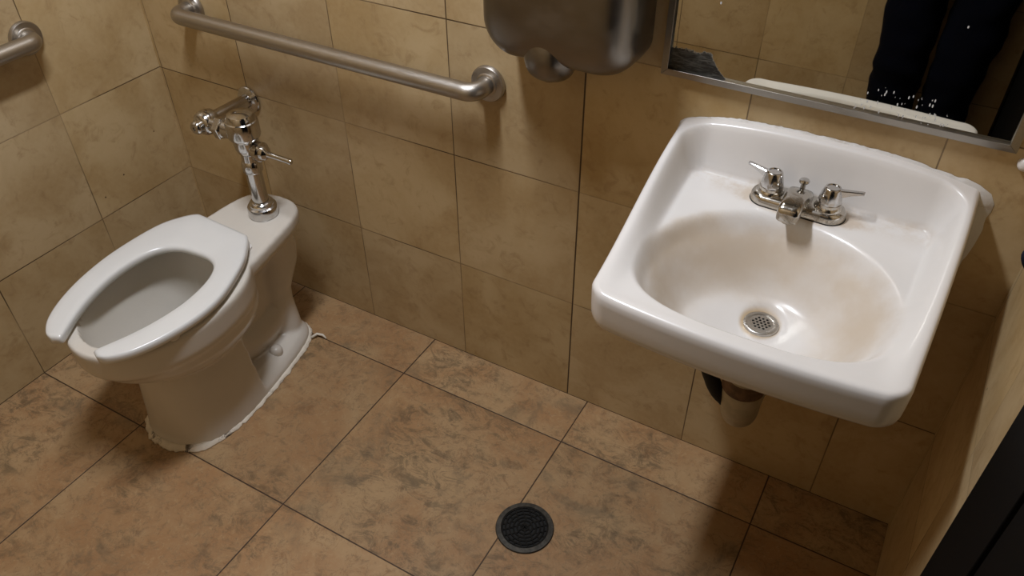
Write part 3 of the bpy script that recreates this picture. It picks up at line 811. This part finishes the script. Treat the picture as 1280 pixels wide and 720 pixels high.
# legs down to ankles inside the trousers
for s in (-1, 1):
    b = len(nodes)
    nodes += [(s * .085, -.02, .86, .085, .085), (s * .082, .0, .48, .052, .052), (s * .08, -.03, .10, .034, .034), (s * .082, .05, .045, .03, .025)]
    edges += [(0, b), (b, b + 1), (b + 1, b + 2), (b + 2, b + 3)]
def sculpt_head(mb, c):
    rings = []
    for k in range(25):
        t_ = k / 24; z = -.115 + .235 * t_
        # widths of a head from chin to crown
        prof_w = [(0, .022), (.06, .042), (.18, .058), (.35, .068), (.5, .074), (.68, .077), (.84, .066), (.94, .042), (1, .006)]
        prof_f = [(0, .062), (.06, .076), (.18, .085), (.35, .086), (.5, .087), (.68, .090), (.84, .078), (.94, .05), (1, .006)]
        prof_b = [(0, .01), (.06, .03), (.18, .062), (.35, .083), (.5, .096), (.68, .1), (.84, .085), (.94, .055), (1, .006)]
        def ip(P_):
            for (a, b_), (c_, d_) in zip(P_, P_[1:]):
                if a <= t_ <= c_: return b_ + (d_ - b_) * sstep(a, c_, t_)
            return P_[-1][1]
        w_, fr, bk = ip(prof_w), ip(prof_f), ip(prof_b); ring = []
        for q in range(40):
            a = 2 * PI * q / 40; x = w_ * math.sin(a); y = (fr if math.cos(a) > 0 else bk) * math.cos(a)
            if math.cos(a) > .4:
                fx = abs(x)
                nose = math.exp(-(x / .012) ** 2) * (sstep(.36, .42, t_) * sstep(.64, .45, t_)) * .022
                eye = -math.exp(-((fx - .031) / .013) ** 2) * math.exp(-((t_ - .54) / .045) ** 2) * .009
                lip = math.exp(-(x / .022) ** 2) * (math.exp(-((t_ - .28) / .018) ** 2) + math.exp(-((t_ - .235) / .018) ** 2)) * .006
                brow = math.exp(-((fx - .03) / .022) ** 2) * math.exp(-((t_ - .62) / .03) ** 2) * .004
                y += nose + eye + lip + brow
            ring.append((c[0] + x, c[1] + y, c[2] + z))
        rings.append(ring)
    mb.loft(rings)
body = MB()
skn = skinned('tmpbody', nodes, edges, None, None)
body.add([v.co[:] for v in skn.data.vertices], [tuple(p.vertices) for p in skn.data.polygons]); bpy.data.objects.remove(skn)
HC = (0, -.005, 1.625)
sculpt_head(body, HC)
body.lathe([(.052, 0), (.05, .06), (.052, .11)], (0, -.015, 1.44), n=28)
for s in (-1, 1):   # ears
    body.lathe([(.001, -.006), (.016, -.005), (.02, 0), (.016, .005), (.001, .006)], (s * .077, -.012, 1.63), (1, .25 * s, 0), 20)
# fingers: separate chains rooted in each palm, bent round the phone edge
for s, wr, pl in hands:
    up = -Dn
    ctr = pc + Rr * (s * .072)
    for k, (hgt, ln, rr) in enumerate(((.030, .95, .0078), (.012, 1., .0082), (-.007, .93, .0078), (-.024, .8, .0068))):
        root = pl + up * (hgt * .5) + Vector((0, 0, -.002)); e1 = ctr + Rr * (s * .014) + up * hgt - F * .008
        e2 = ctr + Rr * (s * .013) + up * hgt + F * .008; e3 = ctr - Rr * (s * .010) * ln + up * hgt + F * .0035 * 0 + F * .010
        e3 = ctr - Rr * (s * -.004) + up * hgt + F * .012
        body.tube(spline([root, (root + e1) / 2 + Rr * (s * .008), e1, e2, e3], 5), [rr * (1.1 - .25 * q / 20) for q in range(21)], 12)
    th0 = pl - F * .008 + Vector((0, 0, .0)); th = ctr - Rr * (s * .018) - F * .014 - up * .006
    body.tube(spline([th0, (th0 + th) / 2 - F * .012, th], 6), [.011 - .0025 * q / 12 for q in range(13)], 14)
bm_ = merge_solid(body, .006, 2)
fin('body', bm_, M['skin'], PE)
# hair cap
hr = MB(); rings = []
for k in range(14):
    t_ = k / 13; z = -.03 + .155 * t_
    w_ = .083 * math.sqrt(max(0, 1 - (max(0, z - .03) / .098) ** 2)) + .001
    rings.append([(HC[0] + w_ * math.sin(a), HC[1] - .018 + (w_ * (.98 if math.cos(a) > 0 else 1.13)) * math.cos(a) * (1 if math.cos(a) < 0 or z > .045 else .62), HC[2] + z) for a in [2 * PI * q / 40 for q in range(40)]])
hr.loft(rings).build('hair', M['hair'], PE)
# jacket
jn = [(0, -.012, .83, .18, .108), (0, -.014, 1.00, .175, .106), (0, -.016, 1.20, .175, .106), (0, -.018, 1.35, .155, .102), (0, -.012, 1.50, .075, .075)]
je = [(0, 1), (1, 2), (2, 3), (3, 4)]
for s, wr, pl in hands:
    b = len(jn); jn += [(s * .15, -.02, 1.37, .066, .066), (s * .176, -.01, 1.25, .055, .055), (s * .176, .0, 1.13, .053, .053), ((s * .176 + wr.x) / 2, wr.y / 2, (1.13 + wr.z) / 2, .047, .047), (wr.x, wr.y, wr.z - .01, .036, .036)]
    je += [(3, b), (b, b + 1), (b + 1, b + 2), (b + 2, b + 3), (b + 3, b + 4)]
skinned('jacket', jn, je, M['jacket'], PE)
# loose trousers
def wrinkle(me):
    for v in me.vertices:
        p = v.co.copy(); a = noise.noise(Vector((p.x * 9, p.y * 9, p.z * 16))) * .010 + noise.noise(Vector((p.x * 20, p.y * 20, p.z * 30 + 4))) * .004
        c = Vector((math.copysign(.085, p.x), -.01, p.z)); d_ = (p - c); d_.z = 0
        if d_.length > 1e-4 and p.z < .85: v.co += d_.normalized() * a
tn = [(0, -.02, 1.02, .155, .11), (0, -.02, .88, .15, .115)]
te = [(0, 1)]
for s in (-1, 1):
    b = len(tn)
    tn += [(s * .098, -.015, .78, .092, .1), (s * .088, -.005, .62, .088, .090), (s * .081, .01, .47, .079, .084), (s * .078, -.01, .30, .074, .080), (s * .082, -.02, .15, .066, .075), (s * .083, -.012, .055, .07, .078)]
    te += [(1, b), (b, b + 1), (b + 1, b + 2), (b + 2, b + 3), (b + 3, b + 4), (b + 4, b + 5)]
skinned('trousers', tn, te, M['denim'], PE, 3, 0, wrinkle)
for s in (-1, 1):
    sh = MB(); rings = []
    for y, w_, h_ in ((-.085, .022, .05), (-.075, .034, .07), (-.04, .037, .085), (.02, .038, .08), (.08, .044, .06), (.13, .046, .048), (.165, .038, .038), (.182, .02, .028)):
        rings.append([(s * .084 + w_ * math.copysign(abs(math.cos(a)) ** .7, math.cos(a)), y, max(.0, h_ * .5 + h_ * .5 * math.copysign(abs(math.sin(a)) ** .7, math.sin(a)))) for a in [2 * PI * k / 24 for k in range(24)]])
    sh.loft(rings).build('shoe', M['shoe'], PE, sub=1)
# strap tip that pokes into the frame
def ray(u, v, dd): return Cx + (Rr * ((u - 640) / 999.9) + Dn * ((v - 360) / 999.9) + F) * dd
inv = (Matrix.Translation(ph.location) @ ph.rotation_euler.to_matrix().to_4x4()).inverted()
pe = Cx - F * .012 + Rr * .074 - Dn * .033
sp3 = [inv @ Vector(p) for p in spline([pe, pe + Rr * .03 + F * .02, ray(1400, 300, .10), ray(1330, 318, .115), ray(1285, 327, .12)], 6)]
nS = len(sp3)
MB().tube(sp3, [.0012] * (nS - 6) + [.0016, .0019, .0021, .0022, .0021, .0018], 14).build('wrist_strap', M['jacket'], ph)

# ------------------------------------------------------------------ world and view
w = bpy.data.worlds.new('world'); bpy.context.scene.world = w; w.use_nodes = True
w.node_tree.nodes['Background'].inputs[0].default_value = (.02, .02, .02, 1); w.node_tree.nodes['Background'].inputs[1].default_value = 1.
vs_ = bpy.context.scene.view_settings
vs_.view_transform = 'Standard'; vs_.look = 'None'; vs_.gamma = 1; vs_.use_curve_mapping = False; vs_.exposure = 0.0
